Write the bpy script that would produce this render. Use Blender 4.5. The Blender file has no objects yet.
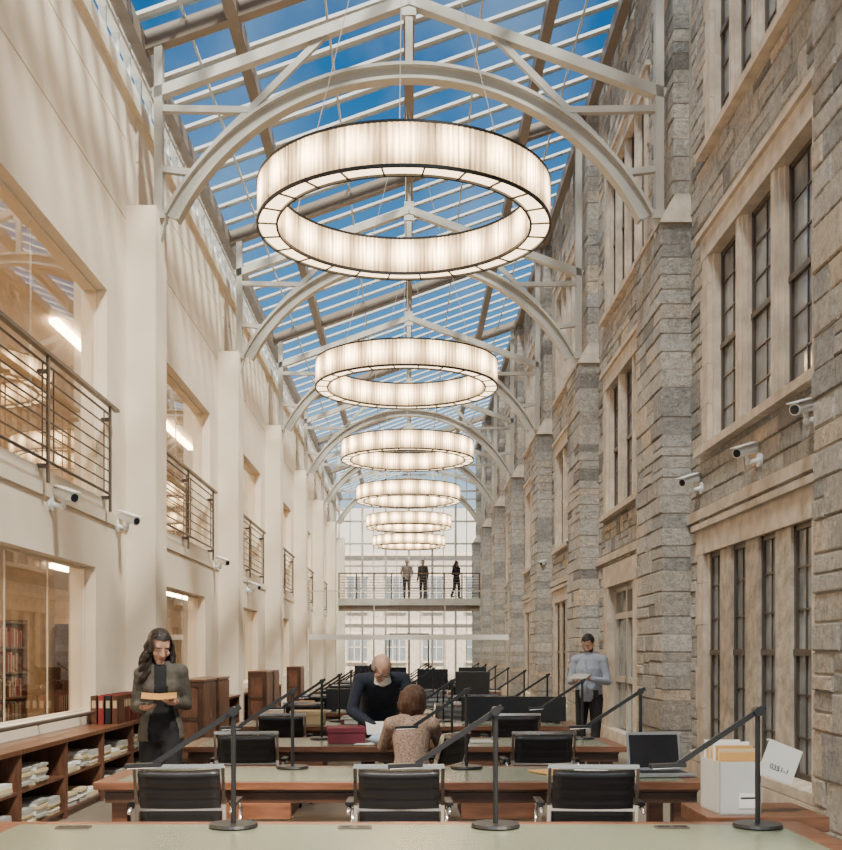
import bpy, math, random
from mathutils import Vector, Matrix
R=random.Random(7)
C=bpy.context.scene.collection
pi=math.pi
# ---------------------------------------------------------------- materials
def newmat(name):
    m=bpy.data.materials.new(name); m.use_nodes=True
    return m,m.node_tree.nodes,m.node_tree.links
def mat(name,col,rough=.6,metal=0,var=.12,scale=6,bump=0,bscale=40,spec=.5,emit=None,estr=0,stretch=None):
    m,n,l=newmat(name); b=n['Principled BSDF']
    b.inputs['Roughness'].default_value=rough; b.inputs['Metallic'].default_value=metal
    b.inputs['Specular IOR Level'].default_value=spec
    tc=n.new('ShaderNodeTexCoord'); src=tc.outputs['Object']
    if stretch:
        mp=n.new('ShaderNodeMapping'); mp.inputs['Scale'].default_value=stretch
        l.new(src,mp.inputs['Vector']); src=mp.outputs['Vector']
    nz=n.new('ShaderNodeTexNoise'); nz.inputs['Scale'].default_value=scale; nz.inputs['Detail'].default_value=5
    l.new(src,nz.inputs['Vector'])
    cr=n.new('ShaderNodeValToRGB')
    cr.color_ramp.elements[0].position=.3; cr.color_ramp.elements[1].position=.7
    cr.color_ramp.elements[0].color=[c*(1-var) for c in col]+[1]
    cr.color_ramp.elements[1].color=[min(1,c*(1+var)) for c in col]+[1]
    l.new(nz.outputs['Fac'],cr.inputs['Fac']); l.new(cr.outputs['Color'],b.inputs['Base Color'])
    if bump:
        n2=n.new('ShaderNodeTexNoise'); n2.inputs['Scale'].default_value=bscale; n2.inputs['Detail'].default_value=6
        l.new(src,n2.inputs['Vector'])
        bp=n.new('ShaderNodeBump'); bp.inputs['Strength'].default_value=bump; bp.inputs['Distance'].default_value=.02
        l.new(n2.outputs['Fac'],bp.inputs['Height']); l.new(bp.outputs['Normal'],b.inputs['Normal'])
    if emit:
        b.inputs['Emission Color'].default_value=(*emit,1); b.inputs['Emission Strength'].default_value=estr
    return m
def stone_mat():
    m,n,l=newmat('ashlar stone'); b=n['Principled BSDF']; b.inputs['Roughness'].default_value=.9
    g=n.new('ShaderNodeNewGeometry'); tc=n.new('ShaderNodeTexCoord')
    cr=n.new('ShaderNodeValToRGB'); e=cr.color_ramp.elements
    e[0].position=0; e[0].color=(.19,.175,.16,1); e[1].position=1; e[1].color=(.57,.46,.35,1)
    for p,c in ((.15,(.31,.30,.285)),(.3,(.45,.42,.375)),(.45,(.34,.305,.265)),(.6,(.53,.485,.43)),(.75,(.38,.37,.355)),(.9,(.47,.41,.34))):
        x=e.new(p); x.color=(*c,1)
    l.new(g.outputs['Random Per Island'],cr.inputs['Fac'])
    nz=n.new('ShaderNodeTexNoise'); nz.inputs['Scale'].default_value=14; nz.inputs['Detail'].default_value=10; nz.inputs['Roughness'].default_value=.8
    l.new(tc.outputs['Object'],nz.inputs['Vector'])
    mr=n.new('ShaderNodeMapRange'); mr.inputs['From Min'].default_value=.3; mr.inputs['From Max'].default_value=.7
    mr.inputs['To Min'].default_value=.5; mr.inputs['To Max'].default_value=1.45
    l.new(nz.outputs['Fac'],mr.inputs['Value'])
    mx=n.new('ShaderNodeVectorMath'); mx.operation='SCALE'
    l.new(cr.outputs['Color'],mx.inputs[0]); l.new(mr.outputs['Result'],mx.inputs['Scale'])
    l.new(mx.outputs[0],b.inputs['Base Color'])
    n2=n.new('ShaderNodeTexNoise'); n2.inputs['Scale'].default_value=16; n2.inputs['Detail'].default_value=9; n2.inputs['Roughness'].default_value=.7
    l.new(tc.outputs['Object'],n2.inputs['Vector'])
    bp=n.new('ShaderNodeBump'); bp.inputs['Strength'].default_value=.9; bp.inputs['Distance'].default_value=.06
    l.new(n2.outputs['Fac'],bp.inputs['Height']); l.new(bp.outputs['Normal'],b.inputs['Normal'])
    return m
def glass_mat(name,tint,power,base=0.0,top=.9):
    m,n,l=newmat(name); n.remove(n['Principled BSDF']); o=n['Material Output']
    t=n.new('ShaderNodeBsdfTransparent'); gl=n.new('ShaderNodeBsdfGlossy'); gl.inputs['Roughness'].default_value=.015
    nz=n.new('ShaderNodeTexNoise'); nz.inputs['Scale'].default_value=.6
    mxc=n.new('ShaderNodeMixRGB'); mxc.inputs[1].default_value=(*tint,1); mxc.inputs[2].default_value=(*[min(1,c*1.08) for c in tint],1)
    l.new(nz.outputs['Fac'],mxc.inputs[0]); l.new(mxc.outputs[0],t.inputs['Color'])
    if power==0:
        l.new(t.outputs[0],o.inputs['Surface']); return m
    lw=n.new('ShaderNodeLayerWeight'); lw.inputs['Blend'].default_value=.5
    pw=n.new('ShaderNodeMath'); pw.operation='POWER'; pw.inputs[1].default_value=power; l.new(lw.outputs['Facing'],pw.inputs[0])
    mr=n.new('ShaderNodeMapRange'); mr.inputs['To Min'].default_value=base; mr.inputs['To Max'].default_value=top; l.new(pw.outputs[0],mr.inputs['Value'])
    mx=n.new('ShaderNodeMixShader'); l.new(mr.outputs['Result'],mx.inputs[0]); l.new(t.outputs[0],mx.inputs[1]); l.new(gl.outputs[0],mx.inputs[2])
    l.new(mx.outputs[0],o.inputs['Surface'])
    return m
def shade_mat():
    m,n,l=newmat('pleated sheer fabric with painted glow'); n.remove(n['Principled BSDF']); o=n['Material Output']
    def math_(op,a,b=None,c=None):
        q=n.new('ShaderNodeMath'); q.operation=op
        for i,v in enumerate((a,b,c)):
            if v is None: continue
            if isinstance(v,(int,float)): q.inputs[i].default_value=v
            else: l.new(v,q.inputs[i])
        return q.outputs[0]
    tc=n.new('ShaderNodeTexCoord'); sp=n.new('ShaderNodeSeparateXYZ'); l.new(tc.outputs['Object'],sp.inputs[0])
    th=math_('ARCTAN2',sp.outputs['Y'],sp.outputs['X'])
    pl=math_('SINE',math_('MULTIPLY',th,170))
    nz=n.new('ShaderNodeTexNoise'); nz.inputs['Scale'].default_value=34; nz.inputs['Detail'].default_value=4
    mp=n.new('ShaderNodeMapping'); mp.inputs['Scale'].default_value=(1,1,.05); l.new(tc.outputs['Object'],mp.inputs[0]); l.new(mp.outputs[0],nz.inputs['Vector'])
    tex=math_('MAXIMUM',math_('MULTIPLY_ADD',pl,.22,math_('MULTIPLY_ADD',nz.outputs['Fac'],2.6,-.4)),.25)
    c=math_('MULTIPLY_ADD',math_('COSINE',math_('MULTIPLY',th,20)),.5,.5); c=math_('POWER',c,1.3)
    # scalloped bulb glow painted into the emission, strongest just above mid height
    dz=math_('DIVIDE',math_('SUBTRACT',sp.outputs['Z'],.22),.13); gz=math_('EXPONENT',math_('MULTIPLY',math_('MULTIPLY',dz,dz),-1))
    glow=math_('MULTIPLY_ADD',math_('MULTIPLY',c,gz),12.0,math_('MULTIPLY_ADD',gz,2.6,1.0))
    em=n.new('ShaderNodeEmission'); em.inputs['Color'].default_value=(1,.66,.34,1); l.new(math_('MULTIPLY',glow,tex),em.inputs['Strength'])
    t=n.new('ShaderNodeBsdfTransparent'); mx=n.new('ShaderNodeMixShader'); mx.inputs[0].default_value=.06
    l.new(em.outputs[0],mx.inputs[1]); l.new(t.outputs[0],mx.inputs[2]); l.new(mx.outputs[0],o.inputs['Surface'])
    return m
def emis(name,col,s):
    m,n,l=newmat(name); b=n['Principled BSDF']; b.inputs['Base Color'].default_value=(*col,1)
    b.inputs['Emission Color'].default_value=(*col,1); b.inputs['Emission Strength'].default_value=s
    return m
M=dict(
 stone=stone_mat(),
 mortar=mat('mortar',(.34,.31,.27),.95,bump=.4),
 lime=mat('smooth limestone',(.53,.455,.375),.85,var=.22,scale=5,bump=.4,bscale=22),
 lime2=mat('weathered grey stone',(.42,.37,.31),.9,var=.3,scale=7,bump=.5,bscale=22),
 plaster=mat('cream plaster',(.80,.69,.55),.75,var=.04,scale=1.5,bump=.05,bscale=80),
 trimw=mat('pale painted trim',(.76,.66,.53),.6,var=.04),
 steel=mat('painted grey steel',(.42,.395,.35),.45,var=.06,scale=3),
 rafter=mat('taupe painted beam',(.19,.15,.115),.5,var=.08),
 white=mat('white painted metal',(.86,.86,.84),.4,var=.03),
 black=mat('black metal',(.013,.013,.014),.38,var=.1,spec=.5),
 bronze=mat('dark bronze rail',(.10,.08,.066),.4,metal=.4),
 leather=mat('black leather',(.012,.012,.014),.42,var=.2,bump=.1,bscale=90),
 chrome=mat('polished aluminium',(.75,.75,.76),.16,metal=1,var=.03),
 silver=mat('silver casing',(.30,.30,.31),.35,metal=.4,var=.03),
 wood=mat('red brown wood',(.15,.06,.03),.30,var=.45,scale=3,stretch=(1.5,9,9)),
 wood2=mat('cherry cabinet wood',(.125,.052,.028),.4,var=.4,scale=3,stretch=(9,9,1.5)),
 darkw=mat('dark wood edge',(.06,.027,.015),.4,var=.3),
 green=mat('olive green linoleum',(.14,.155,.105),.27,var=.06,scale=3),
 floor=mat('grey brown floor tile',(.24,.20,.155),.35,var=.1,scale=2),
 paper=mat('paper',(.80,.77,.70),.8,var=.05,scale=8),
 grey=mat('grey card',(.38,.36,.33),.8,var=.08),
 tanp=mat('manila folder',(.62,.32,.10),.7,var=.08),
 cream=mat('cream folder',(.60,.47,.28),.7,var=.08),
 brownc=mat('brown binder cover',(.10,.04,.022),.5,var=.15),
 maroon=mat('maroon cloth',(.16,.02,.035),.7,var=.15),
 red=mat('red binder',(.30,.03,.03),.5,var=.1),
 bluec=mat('pale blue cloth',(.45,.55,.68),.8,var=.1),
 skin=mat('skin',(.60,.34,.235),.5,var=.06,scale=12),
 lip=mat('lips',(.40,.13,.11),.5), eye=mat('eye white',(.62,.56,.52),.3,var=.02), iris=mat('iris',(.03,.02,.015),.2),
 hairblack=mat('dark hair',(.018,.010,.008),.42,var=.5,scale=40,bump=.6,bscale=60),
 hairbrown=mat('brown hair',(.08,.034,.017),.42,var=.5,scale=22,bump=.6,bscale=50,stretch=(4,4,.4)),
 hairgrey=mat('grey hair',(.24,.21,.19),.6,var=.3,scale=40,bump=.5),
 olive=mat('olive grey jacket cloth',(.10,.088,.07),.85,var=.2,scale=18,bump=.3),
 blackc=mat('black cloth',(.012,.012,.014),.85,var=.2,scale=18,bump=.2),
 darkgreyc=mat('dark grey cloth',(.06,.05,.05),.85,var=.2,scale=18,bump=.2),
 navy=mat('navy knit',(.014,.018,.030),.9,var=.2,scale=40,bump=.3),
 shirt=mat('pale blue grey shirt cloth',(.34,.375,.46),.8,var=.1,scale=14,bump=.25),
 tweed=mat('pinkish beige tweed',(.34,.225,.165),.95,var=.45,scale=70,bump=.3),
 shoe=mat('black shoe',(.02,.015,.012),.4),
 shade=shade_mat(), bulb=emis('lamp glow',(1,.75,.45),12),
 diff=emis('frosted diffuser',(1,.72,.42),5.0),
 roomfill=emis('added room fill glow',(1,.72,.42),40),
 led=emis('led strip',(1,.95,.85),2),
 roofglass=glass_mat('clear roof glass',(.78,.90,1),0),
 glass=glass_mat('window glass',(.93,.95,.92),2.2,.06,.8),
 clear=glass_mat('clear glass screen',(.94,.97,.96),4,.03),
 darkglass=mat('leaded glass',(.24,.255,.27),.05,var=.4,scale=2.5,spec=1),
 extglass=mat('grey blue window glass',(.20,.23,.25),.2,var=.3,scale=1),
 screen=mat('dark screen',(.012,.013,.016),.15),
 cardw=mat('grey white card box',(.56,.54,.50),.7,var=.04),
)
# ---------------------------------------------------------------- mesh builder
class MB:
    def __init__(s): s.v=[]; s.f=[]; s.m=[]; s.mi=0
    def raw(s,vs,fs):
        b=len(s.v); s.v+=[tuple(v) for v in vs]
        for f in fs: s.f.append(tuple(b+i for i in f)); s.m.append(s.mi)
        return s
    def box(s,x0,x1,y0,y1,z0,z1):
        v=[(x0,y0,z0),(x1,y0,z0),(x1,y1,z0),(x0,y1,z0),(x0,y0,z1),(x1,y0,z1),(x1,y1,z1),(x0,y1,z1)]
        return s.raw(v,[(3,2,1,0),(4,5,6,7),(0,1,5,4),(1,2,6,5),(2,3,7,6),(3,0,4,7)])
    def obox(s,c,sx,sy,sz,M3=None):
        v=[]
        for dz in(-1,1):
            for dx,dy in((-1,-1),(1,-1),(1,1),(-1,1)):
                p=Vector((dx*sx/2,dy*sy/2,dz*sz/2))
                if M3: p=M3@p
                v.append(Vector(c)+p)
        return s.raw(v,[(3,2,1,0),(4,5,6,7),(0,1,5,4),(1,2,6,5),(2,3,7,6),(3,0,4,7)])
    def beam(s,p0,p1,w,h,up=(0,0,1)):
        p0=Vector(p0);p1=Vector(p1);d=(p1-p0).normalized();u=Vector(up)
        if abs(d.dot(u))>.99: u=Vector((0,1,0))
        a=d.cross(u).normalized();b=a.cross(d).normalized()
        v=[]
        for p in(p0,p1):
            for i,j in((-1,-1),(1,-1),(1,1),(-1,1)): v.append(p+a*w/2*i+b*h/2*j)
        return s.raw(v,[(3,2,1,0),(4,5,6,7),(0,1,5,4),(1,2,6,5),(2,3,7,6),(3,0,4,7)])
    def cone(s,p0,r0,p1,r1,n=12,cap=True):
        p0=Vector(p0);p1=Vector(p1);d=(p1-p0)
        if d.length<1e-6: return s
        d.normalize();u=Vector((0,0,1)) if abs(d.z)<.9 else Vector((1,0,0))
        a=d.cross(u).normalized();b=d.cross(a)
        v=[]
        for p,r in((p0,r0),(p1,r1)):
            for i in range(n):
                t=2*pi*i/n; v.append(p+a*math.cos(t)*r+b*math.sin(t)*r)
        f=[(i,(i+1)%n,n+(i+1)%n,n+i) for i in range(n)]
        if cap: f+=[tuple(range(n-1,-1,-1)),tuple(range(n,2*n))]
        return s.raw(v,f)
    def cyl(s,p0,p1,r,n=12): return s.cone(p0,r,p1,r,n)
    def ell(s,c,rx,ry,rz,M3=None,n=16,k=10):
        c=Vector(c); v=[Vector((0,0,-rz))]
        for j in range(1,k):
            ph=-pi/2+pi*j/k
            for i in range(n):
                t=2*pi*i/n; v.append(Vector((rx*math.cos(ph)*math.cos(t),ry*math.cos(ph)*math.sin(t),rz*math.sin(ph))))
        v.append(Vector((0,0,rz)))
        if M3: v=[M3@p for p in v]
        v=[c+p for p in v]; f=[]
        for i in range(n): f.append((0,1+(i+1)%n,1+i))
        for j in range(k-2):
            for i in range(n):
                a=1+j*n+i;b=1+j*n+(i+1)%n; f.append((a,b,b+n,a+n))
        t=len(v)-1;o=1+(k-2)*n
        for i in range(n): f.append((t,o+i,o+(i+1)%n))
        return s.raw(v,f)
    def sph(s,c,r,n=12,k=8): return s.ell(c,r,r,r,None,n,k)
    def cap(s,p0,r0,p1,r1,n=14):
        s.sph(p0,r0,n,8); s.sph(p1,r1,n,8); return s.cone(p0,r0,p1,r1,n)
    def loft(s,secs,n=24):
        v=[]
        for c,a,b in secs:
            for i in range(n):
                t=2*pi*i/n; v.append(Vector(c)+Vector(a)*math.cos(t)+Vector(b)*math.sin(t))
        f=[]
        for j in range(len(secs)-1):
            for i in range(n): f.append((j*n+i,j*n+(i+1)%n,(j+1)*n+(i+1)%n,(j+1)*n+i))
        f+=[tuple(range(n-1,-1,-1)),tuple(range((len(secs)-1)*n,len(secs)*n))]
        return s.raw(v,f)
    def ring(s,r0,r1,z0,z1,n=96):
        v=[]
        for i in range(n):
            t=2*pi*i/n;c,q=math.cos(t),math.sin(t)
            v+=[(r0*c,r0*q,z0),(r1*c,r1*q,z0),(r1*c,r1*q,z1),(r0*c,r0*q,z1)]
        f=[]
        for i in range(n):
            a=i*4;b=((i+1)%n)*4
            for k in range(4): f.append((a+k,a+(k+1)%4,b+(k+1)%4,b+k))
        return s.raw(v,f)
    def mesh(s,name,mats,smooth=False):
        me=bpy.data.meshes.new(name); me.from_pydata(s.v,[],s.f); me.validate(); 
        for m in mats if isinstance(mats,(list,tuple)) else [mats]: me.materials.append(m)
        if len(me.polygons)==len(s.m):
            me.polygons.foreach_set('material_index',s.m)
        if smooth: me.polygons.foreach_set('use_smooth',[True]*len(me.polygons))
        me.update(); return me
    def obj(s,name,mats,parent=None,loc=None,smooth=False,bevel=0,**kw):
        o=bpy.data.objects.new(name,s.mesh(name,mats,smooth)); C.objects.link(o)
        if parent: o.parent=parent
        if loc: o.location=loc
        if bevel:
            b=o.modifiers.new('bevel','BEVEL'); b.width=bevel; b.segments=2; b.limit_method='ANGLE'
        for k,x in kw.items(): o[k]=x
        return o
def empty(name,loc,rz=0,label=None,cat=None,group=None):
    o=bpy.data.objects.new(name,None); C.objects.link(o); o.location=loc; o.rotation_euler=(0,0,rz); o.empty_display_size=.1
    if label: o['label']=label
    if cat: o['category']=cat
    if group: o['group']=group
    return o
def tag(o,label,cat,group=None):
    o['label']=label;o['category']=cat
    if group:o['group']=group
    return o
def struct(o,label,cat='structure'): o['kind']='structure';o['label']=label;o['category']=cat;return o
def dup(root,loc,rz=None,label=None):
    def rec(o,par):
        n=o.copy(); C.objects.link(n)
        if par: n.parent=par; n.matrix_parent_inverse=o.matrix_parent_inverse.copy()
        for c in list(o.children): rec(c,n)
        return n
    n=rec(root,None); n.location=loc
    if rz is not None: n.rotation_euler=(0,0,rz)
    if label: n['label']=label
    return n
def rects(u0,u1,z0,z1,ops):
    zs=sorted({z0,z1}|{max(z0,min(z1,z)) for o in ops for z in(o[2],o[3])}); out=[]
    for a,b in zip(zs,zs[1:]):
        if b-a<1e-5: continue
        bl=sorted((o[0],o[1]) for o in ops if o[2]<(a+b)/2<o[3]); u=u0
        for p,q in bl:
            if p>u+1e-5: out.append((u,min(p,u1),a,b))
            u=max(u,q)
        if u<u1-1e-5: out.append((u,u1,a,b))
    return out
def paneX(x,u0,u1,z0,z1): return MB().raw([(x,u0,z0),(x,u1,z0),(x,u1,z1),(x,u0,z1)],[(0,1,2,3)])
def paneY(y,x0,x1,z0,z1): return MB().raw([(x0,y,z0),(x1,y,z0),(x1,y,z1),(x0,y,z1)],[(0,1,2,3)])

XW=3.46; S=6.5
def roofz(x): return 1.5+8.89+.354*x
# ---------------------------------------------------------------- floor / shell
o=MB().box(-8,4,-2.5,95,-.2,0).obj('floor',M['floor']); struct(o,'grey brown stone tile floor','floor')

# right stone wall
def stone_block_x(mb,u0,u1,z0,z1,xf,xb,g=.008,ch=.011):
    u0+=g;u1-=g;z0+=g;z1-=g
    j=lambda:R.uniform(-.007,.007)
    A=[(xb,u0,z0),(xb,u1,z0),(xb,u1,z1),(xb,u0,z1)]
    B=[(xf+ch,u0,z0),(xf+ch,u1,z0),(xf+ch,u1,z1),(xf+ch,u0,z1)]
    D=[(xf+j(),u0+ch,z0+ch+j()*.5),(xf+j(),u1-ch,z0+ch+j()*.5),(xf+j(),u1-ch,z1-ch+j()*.5),(xf+j(),u0+ch,z1-ch+j()*.5)]
    f=[]
    for k in range(4):
        q=(k+1)%4; f+=[(k,q,4+q,4+k),(4+k,4+q,8+q,8+k)]
    f.append((8,9,10,11)); mb.raw(A+B+D,f)
def fill_rows(u0,u1,z0,z1,ops,put,wmin=.22,wmax=.62,hs=(.14,.17,.2,.24,.28,.33)):
    for (a,b,c,d) in rects(u0,u1,z0,z1,ops):
        z=c
        while z<d-1e-4:
            h=R.choice(hs)
            if d-z-h<.12: h=d-z
            if h>.46: h/=2
            u=a
            while u<b-1e-4:
                w=R.uniform(wmin,wmax)
                if b-u-w<.18: w=b-u
                if w>.8: w/=2
                if h>.23 and R.random()<.4:
                    k=R.uniform(.4,.6)
                    put(u,u+w,z,z+h*k); put(u,u+w,z+h*k,z+h)
                else: put(u,u+w,z,z+h)
                u+=w
            z+=h
UP=(9.2,12.7,3.9,6.2); LO=(9.2,12.9,.35,2.8); TOP=(9.4,12.6,7.35,9.8)
DOOR=(9.9,12.3,0,2.8)
def right_bay(door):
    ops=[UP,TOP,DOOR if door else LO]
    mb=MB(); 
    fill_rows(8.4,13.4,0,11.6,ops,lambda a,b,c,d:stone_block_x(mb,a,b,c,d,XW-R.uniform(0,.022),XW+.08))
    def bput(x0,ua,ub):
        def f(a,b,c,d):
            xf=x0-R.uniform(0,.02); e=R.uniform(0,.012) if abs(a-ua)<1e-3 else 0; e2=R.uniform(0,.012) if abs(b-ub)<1e-3 else 0
            # each course on the narrow face may be two stones deep
            stone_block_x(mb,a-e,b+e2,c,d,xf,XW+.1)
        return f
    hb=(.18,.22,.26,.3,.36)
    fill_rows(13.4,14.9,0,6.75,[],bput(3.1,13.4,14.9),.3,.75,hb)
    fill_rows(13.55,14.75,7.15,11.7,[],bput(3.28,13.55,14.75),.3,.75,hb)
    mb.mi=1
    for a,b,c,d in rects(8.4,14.9,0,11.8,ops): mb.box(XW+.007,XW+.4,a,b,c,d)
    mb.box(3.111,XW+.1,13.41,14.89,0,6.72); mb.box(3.291,XW+.1,13.56,14.74,7.1,11.7)
    mb.mi=2
    mb.raw([(3.06,13.36,6.75),(3.06,14.94,6.75),(3.6,14.94,6.75),(3.6,13.36,6.75),(3.28,13.5,7.15),(3.28,14.8,7.15),(3.6,14.8,7.15),(3.6,13.5,7.15)],[(3,2,1,0),(4,5,6,7),(0,1,5,4),(1,2,6,5),(2,3,7,6),(3,0,4,7)])
    mb.box(XW-.06,XW+.05,8.4,13.4,3.05,3.17); mb.box(XW-.12,XW+.05,8.4,13.4,0,.22)
    return mb.mesh('wall_right',[M['stone'],M['mortar'],M['lime']])
m0=right_bay(False); m1=right_bay(True)
for k in range(-1,7):
    o=bpy.data.objects.new('wall_right',m1 if k==1 else m0); C.objects.link(o); o.location=(0,S*k,0)
    struct(o,'rough grey tan ashlar stone wall with buttress','wall')
wn=[0]
def winname(): wn[0]+=1; return 'window_%d'%wn[0]
def stone_window(op,lights,mull,frame=.2,proj=.03,rec=.1,square=False):
    u0,u1,z0,z1=op; st=MB(); gl=MB(); br=MB()
    xf=XW-proj; xb=XW+.34; xg=XW+rec
    n=max(3,int((z1-z0)/.42)); hh=(z1-z0)/n
    for i in range(n):
        w=(frame if i%2 else frame*.55)*.7
        st.box(xf,xb,u0-.02-w,u0+frame*.5,z0+i*hh+.003,z0+(i+1)*hh-.003)
        st.box(xf,xb,u1-frame*.5,u1+.02+w,z0+i*hh+.003,z0+(i+1)*hh-.003)
    st.box(xf+.05,xb,u0+frame*.5,u0+frame*.85,z0,z1); st.box(xf+.05,xb,u1-frame*.85,u1-frame*.5,z0,z1)
    st.box(xf-.006,xb,u0-.16,u1+.16,z1-frame*.6,z1+frame*.5)
    st.box(xf-.05,xf+.12,u0-.25,u1+.25,z1+frame*.5,z1+frame*.5+.07)
    st.raw([(xf-.08,u0-.2,z0-.12),(xf-.08,u1+.2,z0-.12),(xb,u1+.2,z0-.12),(xb,u0-.2,z0-.12),(xf-.08,u0-.2,z0-.03),(xf-.08,u1+.2,z0-.03),(xb,u1+.2,z0+.12),(xb,u0-.2,z0+.12)],[(3,2,1,0),(4,5,6,7),(0,1,5,4),(1,2,6,5),(2,3,7,6),(3,0,4,7)])
    a=u0+frame*.85; b=u1-frame*.85; w=(b-a-mull*(lights-1))/lights; zt=z1-frame*.6
    for i in range(lights-1):
        p=a+w*(i+1)+mull*i
        if square:
            st.mi=1; st.box(xf+.03,xb,p,p+mull,z0,zt+.01); st.mi=0
        else:
            st.box(xf+.09,xb,p,p+mull,z0,zt+.01); st.box(xf+.05,xb,p+mull*.14,p+mull*.86,z0,zt+.01); st.box(xf+.02,xb,p+mull*.3,p+mull*.7,z0,zt+.01)
    for i in range(lights):
        p=a+(w+mull)*i
        gl.box(xg,xg+.01,p-.01,p+w+.01,z0,zt)
        x0,x1=xg-.03,xg
        br.box(x0,x1,p,p+.05,z0,zt); br.box(x0,x1,p+w-.05,p+w,z0,zt); br.box(x0,x1,p,p+w,z0,z0+.07); br.box(x0,x1,p,p+w,zt-.05,zt)
        br.box(x0-.01,x1,p,p+w,(z0+zt)/2-.03,(z0+zt)/2+.03)
        br.box(x0+.015,x1,p+w/2-.01,p+w/2+.01,z0,zt)
        m=6
        for q in range(1,m): br.box(x0+.015,x1,p,p+w,z0+(zt-z0)*q/m-.01,z0+(zt-z0)*q/m+.01)
    return st.mesh('window',[M['lime'],M['lime2']]),gl.mesh('glass_pane',M['darkglass']),br.mesh('sash_bars',M['bronze'])
WS={'up':stone_window(UP,3,.28,.24,.03,.13),'lo':stone_window(LO,4,.42,.26,.03,.06,True),'top':stone_window(TOP,4,.2,.2,.03,.11)}
for k in range(-1,7):
    for key in('lo','up','top'):
        if key=='lo' and k==1: continue
        a,b,c=WS[key]
        o=bpy.data.objects.new(winname(),a); C.objects.link(o); o.location=(0,S*k,0); struct(o,'carved limestone mullioned window with dark sashes','window')
        for nm,me in(('glass_pane',b),('sash_bars',c)):
            q=bpy.data.objects.new(nm,me); C.objects.link(q); q.parent=o
mb=MB(); y=S; u0,u1=DOOR[0]+y,DOOR[1]+y
mb.box(XW-.08,XW+.3,u0-.2,u0+.15,0,2.6);mb.box(XW-.08,XW+.3,u1-.15,u1+.2,0,2.6);mb.box(XW-.09,XW+.3,u0-.22,u1+.22,2.6,2.95)
d=mb.obj('door_1',M['lime']); struct(d,'glazed metal door in a limestone surround','door')
mb=MB(); 
for a in(u0+.15,(u0+u1)/2-.05,u1-.25): mb.box(XW+.04,XW+.1,a,a+.1,0,2.6)
for z in(0,1.0,2.05,2.5): mb.box(XW+.045,XW+.095,u0+.15,u1-.15,z,z+.1)
mb.obj('door_frame',M['steel'],d); MB().box(XW+.1,XW+.11,u0+.15,u1-.15,0,2.6).obj('glass_pane',M['darkglass'],d)
MB().cyl((XW,(u0+u1)/2-.12,.9),(XW,(u0+u1)/2-.12,1.3),.015).obj('handle',M['chrome'],d)

# left plaster wall
LU=(8.35,12.55,3.24,5.65); LL=(8.6,12.1,.85,2.44)
g=.022
lops=[LU,LL]
groove=[(7.4,13.4,6.78,6.78+g),(7.4,13.4,7.75,7.75+g),(10.4,10.4+g,6.8,7.75),(12.9,12.9+g,5.7,6.78),(8.0,8.0+g,5.7,6.78)]
mb=MB()
for a,b,c,d_ in rects(7.5,13.4,0,8.45,lops+groove): mb.box(-XW-.03,-XW,a,b,c,d_)
for a,b,c,d_ in rects(7.5,14.0,0,8.45,lops): mb.box(-XW-.3,-XW-.03,a,b,c,d_)
mb.box(-XW-.1,-3.1,13.4,14.0,0,6.97)
mb.mi=1
mb.box(-XW-.2,-XW+.06,7.5,14,8.3,8.45)
mb.box(-XW-.1,-XW+.025,7.5,13.4,2.98,3.1)
me=mb.mesh('wall_left',[M['plaster'],M['trimw']])
for k in range(-1,7):
    o=bpy.data.objects.new('wall_left',me); C.objects.link(o); o.location=(0,S*k,0); struct(o,'smooth cream plaster wall with projecting piers','wall')
def lwin(op,div):
    u0,u1,z0,z1=op; f=MB(); x0,x1=-XW-.16,-XW-.12
    for a in [u0]+[u0+(u1-u0)*i/div for i in range(1,div)]+[u1-.025]: f.box(x0,x1 if a in(u0,u1-.025) else x0+.015,a,a+.025 if a in(u0,u1-.025) else a+.01,z0,z1)
    f.box(x0,x1,u0,u1,z0,z0+.025); f.box(x0,x1,u0,u1,z1-.025,z1)
    gm=paneX(x0+.02,u0,u1,z0,z1)
    return f.mesh('window',M['trimw']),gm.mesh('glass_pane',M['glass'])
for op,div in((LU,2),(LL,3)):
    a,b=lwin(op,div)
    for k in range(-1,7):
        o=bpy.data.objects.new(winname(),a); C.objects.link(o); o.location=(0,S*k,0); struct(o,'large frameless interior window in plaster wall','window')
        q=bpy.data.objects.new('glass_pane',b); C.objects.link(q); q.parent=o
o=MB().box(-7.2,-7,-1,54,0,8.4).obj('wall_inner',mat('inner room wall',(.55,.42,.29),.8)); struct(o,'warm painted wall of adjoining room','wall')
mb=MB(); mb.box(-7,-XW-.3,-1,54,2.75,3.1); mb.box(-7,-XW-.3,-1,54,6.2,6.5)
o=mb.obj('ceiling_inner',M['trimw']); struct(o,'pale ceiling of adjoining room','ceiling')
rl=MB().box(-.06,.06,-1.6,1.6,-.03,.03)
root=rl.obj('added_room_fill',M['roomfill']); tag(root,'slim warm fill strip added to brighten adjoining room','light','added room fill strips')  # glowing strips added to brighten the rooms behind the left windows
root.location=(-5,10.5,2.71)
for k in range(-1,7):
    for z in(2.71,6.16):
        if k==0 and z<3: continue
        dup(root,(-5,10.5+S*k,z))
bk=MB()
for i in range(5):
    bk.box(-6.95,-6.55,8.5,12.3,.3+i*.42,.33+i*.42)
for u in(8.5,9.75,11.0,12.27): bk.box(-6.95,-6.55,u,u+.03,.0,2.05)
bk.mi=1
for i in range(4):
    u=8.55
    while u<12.2:
        w=R.uniform(.03,.07); bk.mi=R.choice((1,2,3)); bk.box(-6.9,-6.62,u,u+w-.004,.33+i*.42,.33+i*.42+R.uniform(.24,.34)); u+=w
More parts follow.
